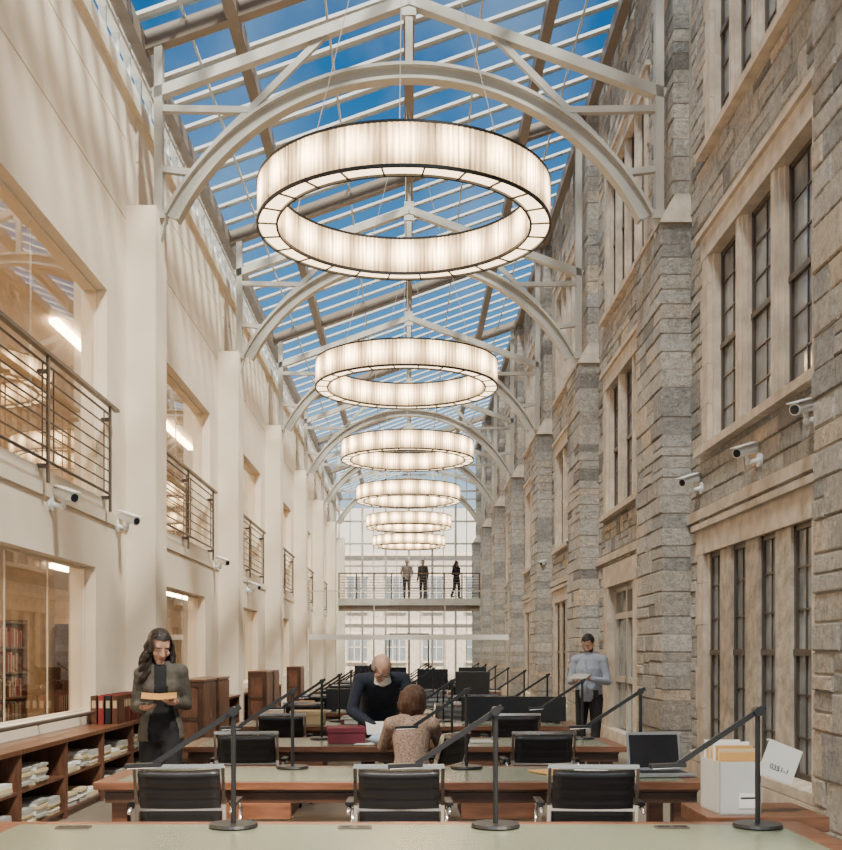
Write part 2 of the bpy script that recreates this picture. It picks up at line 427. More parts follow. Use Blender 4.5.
bo=bk.obj('bookcase',[M['wood2'],M['red'],M['brownc'],M['grey']]); tag(bo,'wooden bookcase filled with bound books in adjoining room','bookcase','inner room bookcases'); 
for k in (1,2): dup(bo,(0,S*k,0))

# clerestory on left
mb=MB(); z0,z1=8.45,roofz(-3.4)-.05
yy=1.0
while yy<53.5:
    mb.box(-3.5,-3.42,yy,yy+.06,z0,z1); yy+=.54
for z in(z0,z0+(z1-z0)*.5,z1-.06): mb.box(-3.51,-3.4,-1,53.9,z,z+.06)
o=mb.obj('trim_1',M['white']); struct(o,'white mullion grid of clerestory band','mullions')
o=paneX(-3.465,-1,53.9,z0,z1).obj('window_clerestory',M['roofglass']); struct(o,'clear clerestory glass band','window')
o=MB().raw([(-3.5,-2.6,roofz(-3.5)+.1),(3.6,-2.6,roofz(3.6)+.1),(3.6,54,roofz(3.6)+.1),(-3.5,54,roofz(-3.5)+.1)],[(0,1,2,3)]).obj('ceiling',M['roofglass']); struct(o,'sloping clear glass skylight roof','ceiling')
mb=MB(); yy=.4
while yy<54:
    mb.mi=0; mb.beam((-3.45,yy,roofz(-3.45)+.05),(3.55,yy,roofz(3.55)+.05),.085,.045)
    mb.mi=1; mb.beam((-3.45,yy+.14,roofz(-3.45)+.08),(3.55,yy+.14,roofz(3.55)+.08),.10,.012); yy+=.72
mb.mi=0
for x in(-2.8,-1.1,1.05,2.7): mb.beam((x,-2.5,roofz(x)+.03),(x,54,roofz(x)+.03),.03,.04)
o=mb.obj('trim_2',[mat('roof glazing bar',(.52,.54,.54),.5,var=.04),mat('frosted blue louvre',(.30,.42,.54),.5,var=.1)]); struct(o,'pale transverse glazing bars and louvres of skylight','glazing bars')
mb=MB()
for x in(-3.36,-2.2,0,2.1,3.3):
    mb.beam((x,-2.5,roofz(x)-.12),(x,54,roofz(x)-.12),.15,.22)
o=mb.obj('trim_3',M['rafter']); struct(o,'taupe longitudinal roof purlins','roof beams')
# ---------------------------------------------------------------- trusses
def truss(loc):
    e=empty('roof_truss',loc,0,'grey beige painted steel arched roof truss','roof truss','arched roof trusses')
    Rr=3.43; zc=5.43; amax=math.asin(3.06/Rr)
    ar=MB()
    def strip(r0,r1,y0,y1,N=44):
        v=[]
        for i in range(N+1):
            a=-amax+2*amax*i/N; s_,c_=math.sin(a),math.cos(a)
            v+=[(r0*s_,y0,zc+r0*c_),(r1*s_,y0,zc+r1*c_),(r1*s_,y1,zc+r1*c_),(r0*s_,y1,zc+r0*c_)]
        f=[(0,1,2,3),(N*4+3,N*4+2,N*4+1,N*4)]
        for i in range(N):
            for k in range(4): f.append((i*4+k,i*4+(k+1)%4,i*4+4+(k+1)%4,i*4+4+k))
        ar.raw(v,f)
    strip(3.39,3.43,-.09,.09); strip(3.22,3.26,-.09,.09); strip(3.26,3.39,-.02,.02)
    ar.obj('arch',M['steel'],e)
    for s in(-1,1):
        top=roofz(s*3.13)-.15
        p=MB(); p.box(s*3.13-.05,s*3.13+.05,-.07,.07,6.95,top); p.box(s*3.13-.09,s*3.13+.09,-.11,.11,6.9,7.0); p.obj('post',M['steel'],e)
        b=MB(); b.raw([(s*3.02,-.07,6.98),(s*3.3,-.07,6.98),(s*3.3,.07,6.98),(s*3.02,.07,6.98),(s*3.12,-.05,6.55),(s*3.2,-.05,6.55),(s*3.2,.05,6.55),(s*3.12,.05,6.55)],[(0,1,2,3),(4,5,6,7),(0,1,5,4),(1,2,6,5),(2,3,7,6),(3,0,4,7)])
        b.obj('corbel_bracket',M['steel'],e)
        c=MB(); c.beam((s*3.2,0,8.47),(0,0,9.65),.14,.13,(0,0,1)); c.obj('top_chord',M['steel'],e)
        q=MB(); q.beam((s*1.0,0,9.28),(s*2.42,0,7.86),.08,.07,(0,1,0)); q.obj('web_brace',M['steel'],e)
        q=MB(); q.beam((s*3.13,0,8.3),(s*1.95,0,8.28),.08,.08); q.obj('web_brace',M['steel'],e)
        q=MB(); q.beam((s*3.13,0,7.55),(s*2.72,0,7.5),.08,.08); q.obj('web_brace',M['steel'],e)
    k=MB(); k.box(-.045,.045,-.05,.05,8.84,9.7); k.box(-.09,.09,-.06,.06,9.45,9.8); k.cyl((0,0,9.7),(0,0,roofz(0)-.15),.035); k.obj('king_post',M['steel'],e)
    rf=MB(); rf.beam((-3.4,0,roofz(-3.4)-.1),(3.45,0,roofz(3.45)-.1),.16,.22); rf.obj('rafter',M['rafter'],e)
    return e
t0=truss((0,13.72,0))
for k in(-1,1,2,3,4,5): dup(t0,(0,13.72+S*k,0))
# ---------------------------------------------------------------- ring chandeliers
def chandelier(loc):
    e=empty('ring_chandelier',loc,0,'large ring chandelier with glowing pleated sheer shade and black rims','chandelier','ring chandeliers')
    ro,ri,h=1.43,1.245,.385
    def wall(r,nm):
        mb=MB(); N=360; v=[]
        for i in range(N):
            t=2*pi*i/N; rr=r+.004*(1 if i%2 else -1); v+=[(rr*math.cos(t),rr*math.sin(t),.015),(rr*math.cos(t),rr*math.sin(t),h)]
        mb.raw(v,[(2*i,2*((i+1)%N),2*((i+1)%N)+1,2*i+1) for i in range(N)]); mb.obj(nm,M['shade'],e)
    wall(ro,'outer_shade'); wall(ri,'inner_shade')
    MB().ring(ro-.010,ro+.012,-.010,.018).obj('outer_lower_rim',M['black'],e)
    MB().ring(ri-.012,ri+.010,-.010,.018).obj('inner_lower_rim',M['black'],e)
    MB().ring(ro-.008,ro+.010,h-.008,h+.014).obj('outer_upper_rim',M['black'],e)
    MB().ring(ri-.010,ri+.008,h-.008,h+.014).obj('inner_upper_rim',M['black'],e)
    MB().ring(ri+.01,ro-.01,.012,.018).obj('diffuser',M['diff'],e)
    sm=MB()
    sm.beam((ri,0,-.002),(ro,0,-.002),.014,.014); me=sm.mesh('radial_spoke',M['black'])
    for i in range(24):
        q=bpy.data.objects.new('radial_spoke',me); C.objects.link(q); q.parent=e; q.rotation_euler=(0,0,2*pi*(i+.5)/24)
    bm=MB().ell((1.337,0,.22),.02,.02,.035,None,10,8).mesh('bulb',M['bulb'],True)
    for i in range(20):
        q=bpy.data.objects.new('bulb',bm); C.objects.link(q); q.parent=e; q.rotation_euler=(0,0,2*pi*i/20)
    for i in range(3):
        a=2*pi*i/3+.5
        MB().cyl((1.34*math.cos(a),1.34*math.sin(a),h),(0,0,roofz(0)-loc[2]-.25),.005,6).obj('suspension_cable',M['steel'],e)
    return e
c0=chandelier((-.05,10.8,5.66))
for k in range(1,6): dup(c0,(-.05+.01*k,10.8+S*k,5.66))
# ---------------------------------------------------------------- balcony railings
def railing(loc):
    e=empty('balcony_railing',loc,0,'dark bronze metal balcony railing with horizontal bars','railing','window balcony railings')
    x=-XW+.09; u0,u1=8.0,12.45; zb=3.2
    MB().beam((x,u0,zb+1.08),(x,u1+.2,zb+1.08),.06,.035).obj('handrail',M['bronze'],e)
    for u in(u0+.1,(u0+u1)/2,u1-.1):
        mb=MB(); mb.box(x-.012,x+.012,u-.025,u+.025,zb-.12,zb+1.07); mb.box(-XW-.01,x,u-.02,u+.02,zb+.02,zb+.06); mb.box(-XW-.01,x,u-.02,u+.02,zb+.9,zb+.94); mb.obj('post',M['bronze'],e)
    for i in range(7):
        z=zb+.08+i*.125; MB().cyl((x,u0+.1,z),(x,u1-.1,z),.009 if i else .016,6).obj('horizontal_bar',M['bronze'],e)
    MB().cyl((x,u0+.1,zb+.97),(x,u1-.1,zb+.97),.012,6).obj('horizontal_bar',M['bronze'],e)
    for u in((u0+u1)/2-.16,(u0+u1)/2+.16,u1-.35,u0+.35): MB().cyl((x,u,zb+.08),(x,u,zb+.97),.008,6).obj('baluster',M['bronze'],e)
    return e
r0=railing((0,0,0))
for k in range(1,6): dup(r0,(0,S*k,0))
e=empty('wall_handrail',(0,0,0),0,'dark metal handrail fixed to plaster wall above shelves','handrail')
MB().cyl((-3.34,7.6,.86),(-3.34,11.6,.86),.02).obj('rail',M['bronze'],e)
for u in(8.5,10.2,11.5): MB().cyl((-3.34,u,.86),(-XW,u,.82),.01,8).obj('bracket',M['bronze'],e)
# ---------------------------------------------------------------- security cameras
def seccam():
    e=empty('security_camera',(0,0,0),0,'white bullet security camera on wall bracket','security camera','security cameras')
    MB().cyl((0,0,0),(.025,0,0),.055,16).obj('mount_plate',M['white'],e,smooth=False)
    mb=MB(); mb.cyl((.02,0,0),(.10,0,-.02),.018,10); mb.sph((.10,0,-.02),.026); mb.cyl((.10,0,-.02),(.12,-.01,.05),.016,10); mb.obj('bracket_arm',M['white'],e)
    a,b=Vector((.035,.06,.105)),Vector((.225,-.12,.03))
    mb=MB(); mb.cyl(a,b,.040,16); mb.obj('camera_body',M['white'],e)
    mb=MB(); u=Vector((0,0,.047)); mb.beam(a+u,b+u+(b-a)*.1,.09,.008); mb.obj('sun_shield',M['white'],e)
    MB().cyl(b,b+(b-a).normalized()*.006,.031,14).obj('lens',M['screen'],e)
    e.scale=(1.25,1.25,1.25)
    return e
sc=seccam()
def camat(px,py,side):
    X=side*XW; y=XW*1095/abs(px-409); z=1.5+(652-py)*y/1095
    return (X,y,z)
sc.location=camat(50,504,-1)
for px,py,sd in((116,526,-1),(213,566,-1),(247,590,-1),(703,488,1),(761,460,1),(822,418,1),(552,566,1),(581,545,1)):
    n=dup(sc,camat(px,py,sd)); 
    if sd>0: n.rotation_euler=(0,0,pi-.0); n.scale=(1.25,-1.25,1.25)
# ---------------------------------------------------------------- tables
def table(loc):
    e=empty('reading_table',loc,0,'long wooden reading table with green linoleum top','table','reading tables')
    W0,W1,D=-1.81,1.72,.93
    t=MB(); t.box(W0,W1,0,.07,.71,.752); t.box(W0,W1,D-.07,D,.71,.752); t.box(W0,W0+.12,.07,D-.07,.71,.752); t.box(W1-.12,W1,.07,D-.07,.71,.752); t.box(W0+.05,W1-.05,.05,D-.05,.69,.73)
    t.obj('tabletop_frame',M['wood'],e,bevel=.003)
    MB().box(W0+.12,W1-.12,.07,D-.07,.73,.751).obj('linoleum_inset',M['green'],e)
    MB().box(W0+.06,W1-.06,.04,D-.04,.63,.69).obj('apron',M['darkw'],e)
    for x in(W0+.08,-.1,W1-.18):
        for y in(.1,D-.18):
            MB().box(x,x+.09,y,y+.09,0,.65).obj('leg',M['wood'],e,bevel=.003)
    for x in (-1.5,-.3,1.05): 
        mb=MB(); mb.box(x,x+.14,D-.2,D-.13,.751,.757); mb.mi=1; mb.box(x+.01,x+.06,D-.185,D-.145,.757,.759); mb.box(x+.08,x+.13,D-.185,D-.145,.757,.759); mb.obj('power_outlet',[M['bronze'],M['black']],e)
    MB().box(-1.1,-.68,.01,.5,.54,.63).obj('drawer',M['wood'],e,bevel=.003)
    MB().box(.3,.72,.01,.5,.54,.63).obj('drawer',M['wood'],e,bevel=.003)
    return e
TY=[3.9+2.37*i for i in range(9)]
t0=table((0,TY[0],0))
for y in TY[1:]: dup(t0,(0,y,0))
# ---------------------------------------------------------------- chairs
def chair(loc,rz):
    e=empty('desk_chair',loc,rz,'black ribbed leather desk chair with polished aluminium frame','chair','desk chairs')
    def pad(pts,w,nm):
        mb=MB(); N=len(pts)
        v=[];K=8
        for i,(y,z) in enumerate(pts):
            a=Vector(pts[min(i+1,N-1)])-Vector(pts[max(i-1,0)]); a.normalize(); nn=Vector((-a.y,a.x))
            th=.018+.007*abs(math.sin(i*pi/3))
            for sgn in(1,-1):
                for j in range(K+1):
                    x=-w/2+w*j/K; bow=.02*(1-(2*j/K-1)**2)
                    v.append((x,y+nn.x*(th*sgn),z+nn.y*(th*sgn)-bow*abs(nn.y)))
        row=2*(K+1)
        f=[]
        for i in range(N-1):
            for j in range(K):
                a=i*row+j; f.append((a,a+1,a+1+row,a+row)); a+=K+1; f.append((a+1,a,a+row,a+1+row))
            f.append((i*row,i*row+row,i*row+row+K+1,i*row+K+1)); f.append((i*row+K,i*row+K+K+1,i*row+row+K+K+1,i*row+row+K))
        for i in(0,N-1):
            for j in range(K):
                a=i*row+j; f.append((a,a+1,a+K+2,a+K+1))
        mb.raw(v,f); return mb.obj(nm,M['leather'],e,smooth=True)
    seatp=[(.24-.02*i,.455+.008*math.cos(i*.25)) for i in range(23)]
    pad(seatp,.43,'seat')
    backp=[(-.21-.0055*i+.02*math.sin(i*.17),.50+.02*i) for i in range(20)]
    pad(backp,.42,'backrest')
    for s in(-1,1):
        fr=MB(); pts=[(.25,.44),(0,.43),(-.2,.45),(-.235,.52),(-.25,.7),(-.31,.9)]
        for a,b in zip(pts,pts[1:]): fr.beam((s*.228,a[0],a[1]),(s*.228,b[0],b[1]),.018,.03)
        fr.obj('side_rail',M['chrome'],e)
        am=MB(); pts=[(-.27,.66),(-.2,.68),(.1,.67),(.16,.62),(.12,.46)]
        for a,b in zip(pts,pts[1:]): am.cap((s*.265,a[0],a[1]),.012,(s*.265,b[0],b[1]),.012,8)
        am.obj('armrest',M['chrome'],e,smooth=True)
        MB().beam((s*.265,-.2,.695),(s*.265,.1,.685),.045,.02).obj('arm_pad',M['black'],e,bevel=.005)
    mb=MB(); mb.beam((-.235,-.31,.905),(.235,-.31,.905),.02,.022); mb.beam((-.235,-.25,.68),(.235,-.25,.68),.02,.03); mb.obj('cross_bar',M['chrome'],e)
    MB().cyl((0,0,.12),(0,0,.43),.026,12).obj('column',M['chrome'],e)
    b=MB()
    for i in range(5):
        a=2*pi*i/5+.3; p=(.28*math.cos(a),.28*math.sin(a),.085); b.cone((0,0,.13),.028,p,.016,8)
    b.obj('star_base',M['chrome'],e)
    for i in range(5):
        a=2*pi*i/5+.3; p=Vector((.28*math.cos(a),.28*math.sin(a),.03)); q=Vector((-math.sin(a),math.cos(a),0))*.02
        mb=MB(); mb.cyl(p-q,p+q,.03,12); mb.cyl(p,p+Vector((0,0,.06)),.008,6); mb.obj('caster',M['black'],e)
    return e
ch=chair((-1.21,TY[1]-.26,0),.04)
for i in range(1,9):
    for x in(-1.24,-.07,.99):
        if i==1 and x==-1.24: continue
        if i==2 and x==-.07: continue
        dup(ch,(x+R.uniform(-.02,.03),TY[i]-.27,0),R.uniform(-.1,.1))
dup(ch,(.07,TY[2]-.52,0),1.1)
for i,x in((4,.35),(5,.4),(6,-.4),(3,.45)):
    dup(ch,(x,TY[i]+.93+.32,0),pi+R.uniform(-.3,.3))
# ---------------------------------------------------------------- desk lamps
def lamp(loc):
    e=empty('desk_lamp',loc,0,'slender black adjustable arm desk lamp with disc base','desk lamp','reading table lamps')
    MB().cone((0,0,0),.105,(0,0,.012),.1,32).obj('base',M['black'],e)
    MB().cyl((0,0,.01),(0,0,.5),.011,12).obj('pole',M['black'],e)
    mb=MB(); mb.cyl((0,-.025,.49),(0,.025,.49),.02,14); mb.obj('joint',M['black'],e)
    mb=MB(); mb.beam((.03,0,.51),(-.34,0,.265),.014,.022); mb.obj('arm',M['black'],e)
    mb=MB(); mb.beam((-.31,0,.262),(-.46,0,.255),.05,.018); mb.mi=1; mb.beam((-.33,0,.2525),(-.45,0,.2455),.035,.003); mb.obj('lamp_head',[M['black'],M['led']],e)
    return e
lp=lamp((-.75,TY[0]+.78,.757))
for i,y in enumerate(TY):
    for x in(-.75,.37,1.49):
        if i==0 and x==-.75: continue
        n=dup(lp,(x,y+.78,.757),R.uniform(-.12,.12) if i else 0)
# ---------------------------------------------------------------- left shelves
def shelfunit(loc):
    e=empty('low_bookcase',loc,0,'low open red brown wooden bookcase along plaster wall','bookcase','low wall bookcases')
    w=1.175; x0,x1=-XW+.005,-3.08
    MB().box(x0,x1+.02,0,w,.69,.73).obj('top_board',M['wood'],e,bevel=.003)
    for y in(.005,w-.03): MB().box(x0,x1,y,y+.025,.0,.69).obj('side_panel',M['wood2'],e)
    for z in(.06,.37): MB().box(x0,x1-.01,.02,w-.02,z,z+.022).obj('shelf',M['wood2'],e)
    MB().box(x0,x0+.012,.02,w-.02,.05,.69).obj('back_panel',M['darkw'],e)
    MB().box(x1-.05,x1-.03,.02,w-.02,0,.06).obj('plinth',M['darkw'],e)
    return e
su=shelfunit((0,7.5,0)); ys=[7.5+1.18*i for i in range(5)]+[14+1.18*i for i in range(5)]+[20.5+1.18*i for i in range(5)]
for y in ys[1:]: dup(su,(0,y,0))
def stack(i):
    mb=MB(); z=0
    while z<.07+.03*i:
        t=R.uniform(.012,.032); mb.mi=R.choice((0,1,1,2)); dx=R.uniform(-.015,.015); dy=R.uniform(-.012,.012)
        mb.box(-.14+dx,.14+dx,-.125+dy,.125+dy,z,z+t); z+=t
    o=mb.obj('document_stack',[M['paper'],M['grey'],M['cream']]); tag(o,'stack of pale papers and folders in bookcase','documents','documents in low bookcases'); o.location=(-3.25,0,-9); return o
st=[stack(i) for i in range(4)]
n=0
for y in ys[:10]:
    for sh in(.083,.393):
        for q in(.22,.58,.94):
            if R.random()<.15: continue
            b=st[n%4] if n<4 else R.choice(st); L=(-3.24+R.uniform(-.01,.01),y+q+R.uniform(-.03,.03),sh)
            if n<4: b.location=L
            else: dup(b,L,R.uniform(-.08,.08))
            n+=1
def binder(loc,rz,col,label):
    e=empty('ring_binder',loc,rz,label,'binder','binders on bookcase top')
    mb=MB(); mb.box(-.13,.13,-.035,-.03,0,.3); mb.box(-.13,.13,.03,.035,0,.3); mb.box(.125,.13,-.035,.035,0,.3); mb.obj('cover',M[col],e)
    MB().box(-.12,.11,-.026,.026,.01,.29).obj('pages',M['paper'],e)
    MB().box(.13,.1315,-.02,.02,.17,.25).obj('spine_label',M['cream'],e)
    return e
y=12.0
for i in range(14):
    col=('red','brownc','brownc','red','black')[i%5]; nm_={'red':'red','brownc':'brown','black':'black'}[col]
    binder((-3.25,y,.731),0,col,'upright %s ring binder on wooden bookcase'%nm_); y+=.078
for i in range(4):
    binder((-3.36+.075*i,11.80,.731),-pi/2,('brownc','red','black','brownc')[i],'upright %s ring binder on wooden bookcase'%('brown','red','black','brown')[i])
def cabinet(loc,h=1.2,w=.5,dp=.9):
    e=empty('wooden_cabinet',loc,0,'tall red brown wooden cabinet beside wall pier','cabinet','wooden cabinets')
    MB().box(0,w,0,dp,.06,h-.03).obj('body',M['wood2'],e,bevel=.003)
    MB().box(0,w+.02,-.02,dp+.02,h-.03,h).obj('top_board',M['wood'],e,bevel=.003)
    MB().box(.02,w-.03,.03,dp-.03,0,.06).obj('plinth',M['darkw'],e)
    mb=MB(); mb.box(.0,w,-.012,0,.06,.12).box(0,w,-.012,0,h-.1,h-.03).box(0,.06,-.012,0,.12,h-.1).box(w-.06,w,-.012,0,.12,h-.1).box(0,w,-.012,0,.6,.65); mb.obj('side_frame',M['darkw'],e)
    for i in range(2):
        d=MB().box(w,w+.018,.02+i*(dp/2-.01),dp/2-.005+i*(dp/2-.01),.08,h-.05).obj('cabinet_door',M['wood2'],e,bevel=.002)
        MB().cyl((w+.018,dp/2-.06+i*.12,h*.55),(w+.04,dp/2-.06+i*.12,h*.55),.01,10).obj('knob',M['chrome'],d)
    return e
cb=cabinet((-3.03,14.3,0),1.14,.34)
for p in((-3.03,15.4,0),(-3.03,20.6,0),(-3.03,21.7,0),(-3.03,27.1,0)): dup(cb,p)
# ---------------------------------------------------------------- props
def laptop(loc,rz):
    e=empty('laptop',loc,rz,'open silver grey laptop on reading table','laptop')
    MB().box(-.17,.17,-.12,.12,0,.018).obj('base',M['silver'],e,bevel=.003)
    MB().box(-.15,.15,-.05,.10,.018,.0195).obj('keyboard',M['black'],e)
    m=Matrix.Rotation(-.2,3,'X')
    mb=MB(); mb.obox((0,.145,.133),.34,.01,.235,m); mb.obj('lid',M['silver'],e,bevel=.003)
    mb=MB(); mb.obox((0,.1385,.134),.31,.004,.2,m); mb.obj('screen',M['screen'],e)
    return e
laptop((1.53,TY[1]+.36,.755),.12)
def sheet(loc,rz,col='paper',w=.21,h=.3,label='white paper sheet on reading table',t=.003):
    o=MB().box(-w/2,w/2,-h/2,h/2,0,t).obj('paper_sheet',M[col]); o.location=loc;o.rotation_euler=(0,0,rz); return tag(o,label,'paper')
sheet((.9,TY[1]+.5,.7545),.4,'tanp',label='orange manila folder lying on reading table',t=.006)
sheet((1.12,TY[1]+.5,.7545),-.2)
sheet((-.22,TY[2]+.62,.7545),.3,w=.34,label='large open white document on reading table')
sheet((-.3,TY[2]+.3,.7545),-.3)
sheet((.6,TY[2]+.5,.7545),.1,'grey',label='grey folder on reading table')
sheet((-1.2,TY[3]+.5,.7545),.1); sheet((.4,TY[5]+.5,.7545),.5); sheet((1.2,TY[4]+.5,.7545),.5)
def boxlid(name,loc,rz,col,sx,sy,sz,label,cat):
    e=empty(name,loc,rz,label,cat)
    MB().box(-sx/2,sx/2,-sy/2,sy/2,0,sz*.8).obj('box_body',M[col],e,bevel=.003); MB().box(-sx/2-.006,sx/2+.006,-sy/2-.006,sy/2+.006,sz*.7,sz).obj('lid',M[col],e,bevel=.003); return e
boxlid('archive_box',(-.52,TY[2]+.42,.752),.1,'maroon',.30,.32,.13,'maroon cloth covered archive box on reading table','box')
boxlid('archive_box',(-1.05,TY[3]+.4,.752),0,'cream',.34,.3,.14,'cream archive box on reading table','box')
mb=MB(); mb.ell((0,0,.05),.12,.09,.05,None,14,10); mb.ell((.05,.02,.07),.07,.06,.05)
o=mb.obj('folded_cloth',M['bluec'],smooth=True); o.location=(-.2,TY[2]+.14,.753); tag(o,'pale blue crumpled cloth on reading table','cloth')
def books(loc,n,seed):
    z=loc[2]; rr=random.Random(seed)
    for i in range(n):
        t=rr.uniform(.025,.05); e=empty('book',(loc[0],loc[1],z),rr.uniform(-.2,.2),'thick hardback book in a stack on table','book','stacked books on tables')
        MB().box(-.1,.1,-.14,.14,0,.004).box(-.1,.1,-.14,.14,t-.004,t).box(-.1,-.096,-.14,.14,0,t).obj('cover',M[rr.choice(['maroon','grey','tanp','black','darkw'])],e)
        MB().box(-.096,.094,-.134,.134,.004,t-.004).obj('pages',M['paper'],e); z+=t
for i,(x,ti,n_) in enumerate(((-.25,3,4),(.45,4,3),(-.6,3,2),(-.4,5,4),(-1.1,5,3),(-.1,6,5),(-1.3,4,3))): books((x,TY[ti]+.45,.752),n_,i)
def monitor(loc,rz):
    e=empty('computer_monitor',loc,rz,'black flat computer monitor on reading table','monitor','computer monitors')
    MB().box(-.11,.11,-.09,.09,0,.012).obj('stand_base',M['black'],e); MB().box(-.03,.03,-.015,.015,.01,.2).obj('stand_neck',M['black'],e)
    MB().box(-.26,.26,.015,.045,.12,.46).obj('casing',M['black'],e,bevel=.006); MB().box(-.245,.245,.012,.015,.14,.445).obj('screen',M['screen'],e); return e
mo=monitor((.95,TY[5]+.5,.752),pi-.3); dup(mo,(.4,TY[6]+.45,.752),pi); dup(mo,(-.3,TY[7]+.4,.752),.2); dup(mo,(1.2,TY[7]+.4,.752),pi); dup(mo,(-.9,TY[8]+.4,.752),.0)
def screenp(loc):
    e=empty('desk_privacy_screen',loc,0,'low black desk screen standing on reading table','desk screen','low desk screens')
    MB().box(-.55,.55,-.015,.015,.02,.28).obj('panel',M['black'],e,bevel=.004)
    for x in(-.45,.45): MB().box(x-.03,x+.03,-.08,.08,0,.02).obj('foot',M['black'],e)
    return e
sp_=screenp((1.1,TY[3]+.5,.752)); dup(sp_,(-.5,TY[4]+.5,.752))
# side table with file box
e=empty('side_table',(1.76,5.3,0),0,'small low wooden side table beside reading tables','side table')
MB().box(-.37,.2,-.2,.3,.66,.73).obj('top_board',M['wood'],e,bevel=.004)
for x in(-.34,.13):
    for y in(-.17,.23): MB().box(x,x+.04,y,y+.04,0,.66).obj('leg',M['darkw'],e)
BX=1.56; BR=.06
e=empty('file_box',(BX,5.32,.73),BR,'open grey white cardboard file box with lettered side flap','file box')
mb=MB(); w,dp,h=.2,.28,.25
mb.box(-w/2,w/2,-dp/2,-dp/2+.006,0,h).box(-w/2,w/2,dp/2-.006,dp/2,0,h).box(-w/2,-w/2+.006,-dp/2,dp/2,0,h).box(w/2-.006,w/2,-dp/2,dp/2,0,h).box(-w/2,w/2,-dp/2,dp/2,0,.006); mb.obj('box_body',M['cardw'],e)
MB().box(-.005,.085,-dp/2-.003,-dp/2,.03,.1).obj('paper_label',M['paper'],e)
MB().box(.0,.08,-dp/2-.004,-dp/2-.003,.075,.083).obj('label_line',M['black'],e)
# lid flap: panel hinged on the top right edge, tilted open
fq=MB().box(.0,.165,-.004,.004,-.02,.15).obj('box_flap',M['cardw'],e); fq.location=(w/2-.012,-dp/2-.006,h-.03); fq.rotation_euler=(-.12,.38,-.1)
MB().box(.0,.165,.004,.05,.146,.15).obj('flap_edge',M['cardw'],fq)
MB().box(-.004,.02,-.006,.006,-.03,.03).obj('hinge_tab',M['cardw'],fq)
cu=bpy.data.curves.new('number','FONT'); cu.body='0351-1'; cu.size=.034; cu.extrude=.0008; cu.align_x='CENTER'
to=bpy.data.objects.new('tmp',cu); C.objects.link(to); bpy.context.view_layer.update()
me=bpy.data.meshes.new_from_object(to.evaluated_get(bpy.context.evaluated_depsgraph_get())); bpy.data.objects.remove(to)
me.materials.clear(); me.materials.append(M['black'])
q=bpy.data.objects.new('printed_number',me); C.objects.link(q); q.parent=fq; q.location=(.088,-.0055,.02); q.rotation_euler=(pi/2,0,0)
Z=Matrix.Rotation(BR,3,'Z')
for i in range(8):
    f=MB().box(-.088,.088,-.007,.007,0,.285+.014*(i%4)).obj('file_folder',M[('tanp','cream','tanp','paper')[i%4]])
    f.location=Vector((BX,5.32,.738))+Z@Vector((0,-.115+i*.032,0)); f.rotation_euler=(R.uniform(-.02,.02),0,BR); tag(f,'upright paper folder inside cardboard file box','folder','folders in file box')

# ---------------------------------------------------------------- bridge, glass screen, far end
BY=49
e=empty('glass_footbridge',(0,BY,0),0,'steel footbridge with metal railing across the hall','footbridge')
MB().box(-3.1,3.1,-1,1,3.55,3.85).obj('deck',M['steel'],e)
for i in range(9): MB().box(-3.1+i*.77,-3.04+i*.77,-1.02,-.98,3.85,4.95).obj('railing_post',M['bronze'],e)
for i in range(8): MB().cyl((-3.1,-1,3.95+.12*i),(3.1,-1,3.95+.12*i),.014,6).obj('railing_bar',M['bronze'],e)
MB().beam((-3.1,-1,4.95),(3.1,-1,4.95),.07,.06).obj('handrail',M['bronze'],e)
MB().box(-3.1,3.1,-.9,-.6,3.3,3.55).obj('edge_beam',M['rafter'],e)
GY=34
e=empty('glass_partition',(0,GY,0),0,'frameless glass partition with white top band','glass partition')
paneY(0,-3.1,3.1,0,3.4).obj('glass_pane',M['clear'],e)
MB().box(-3.1,3.1,-.03,.03,1.88,2.04).obj('header_band',M['white'],e)
mb=MB()
for x in(-3.1,-1.1,1.1,3.07): mb.box(x,x+.03,-.02,.02,0,3.4)
mb.box(-3.1,3.1,-.02,.02,3.38,3.41); mb.obj('frame',M['steel'],e)
def curtain(EY,nm,gn):
    mb=MB()
    for i in range(7): mb.box(-3.5+i*1.15,-3.40+i*1.15,EY-.12,EY+.1,0,roofz(3.4))
    for i in range(14): mb.box(-3.5+i*.575,-3.46+i*.575,EY-.03,EY+.03,0,roofz(3.4))
    for z in(0,2.7,3.5,4.6,5.7,6.8,7.9,9.0,10.2): mb.box(-3.5,3.6,EY-.06,EY+.06,z,z+.08)
    o=mb.obj(nm,M['steel']); struct(o,'mullioned glass curtain wall at hall end','wall')
    o=paneY(EY+.11,-3.5,3.6,0,11.8).obj(gn,M['clear']); struct(o,'clear glass of end curtain wall','window')
curtain(54,'wall_far','window_far'); curtain(-2.6,'wall_back_unseen','window_back_unseen')  # unseen wall behind the camera, glazed to let frontal light in
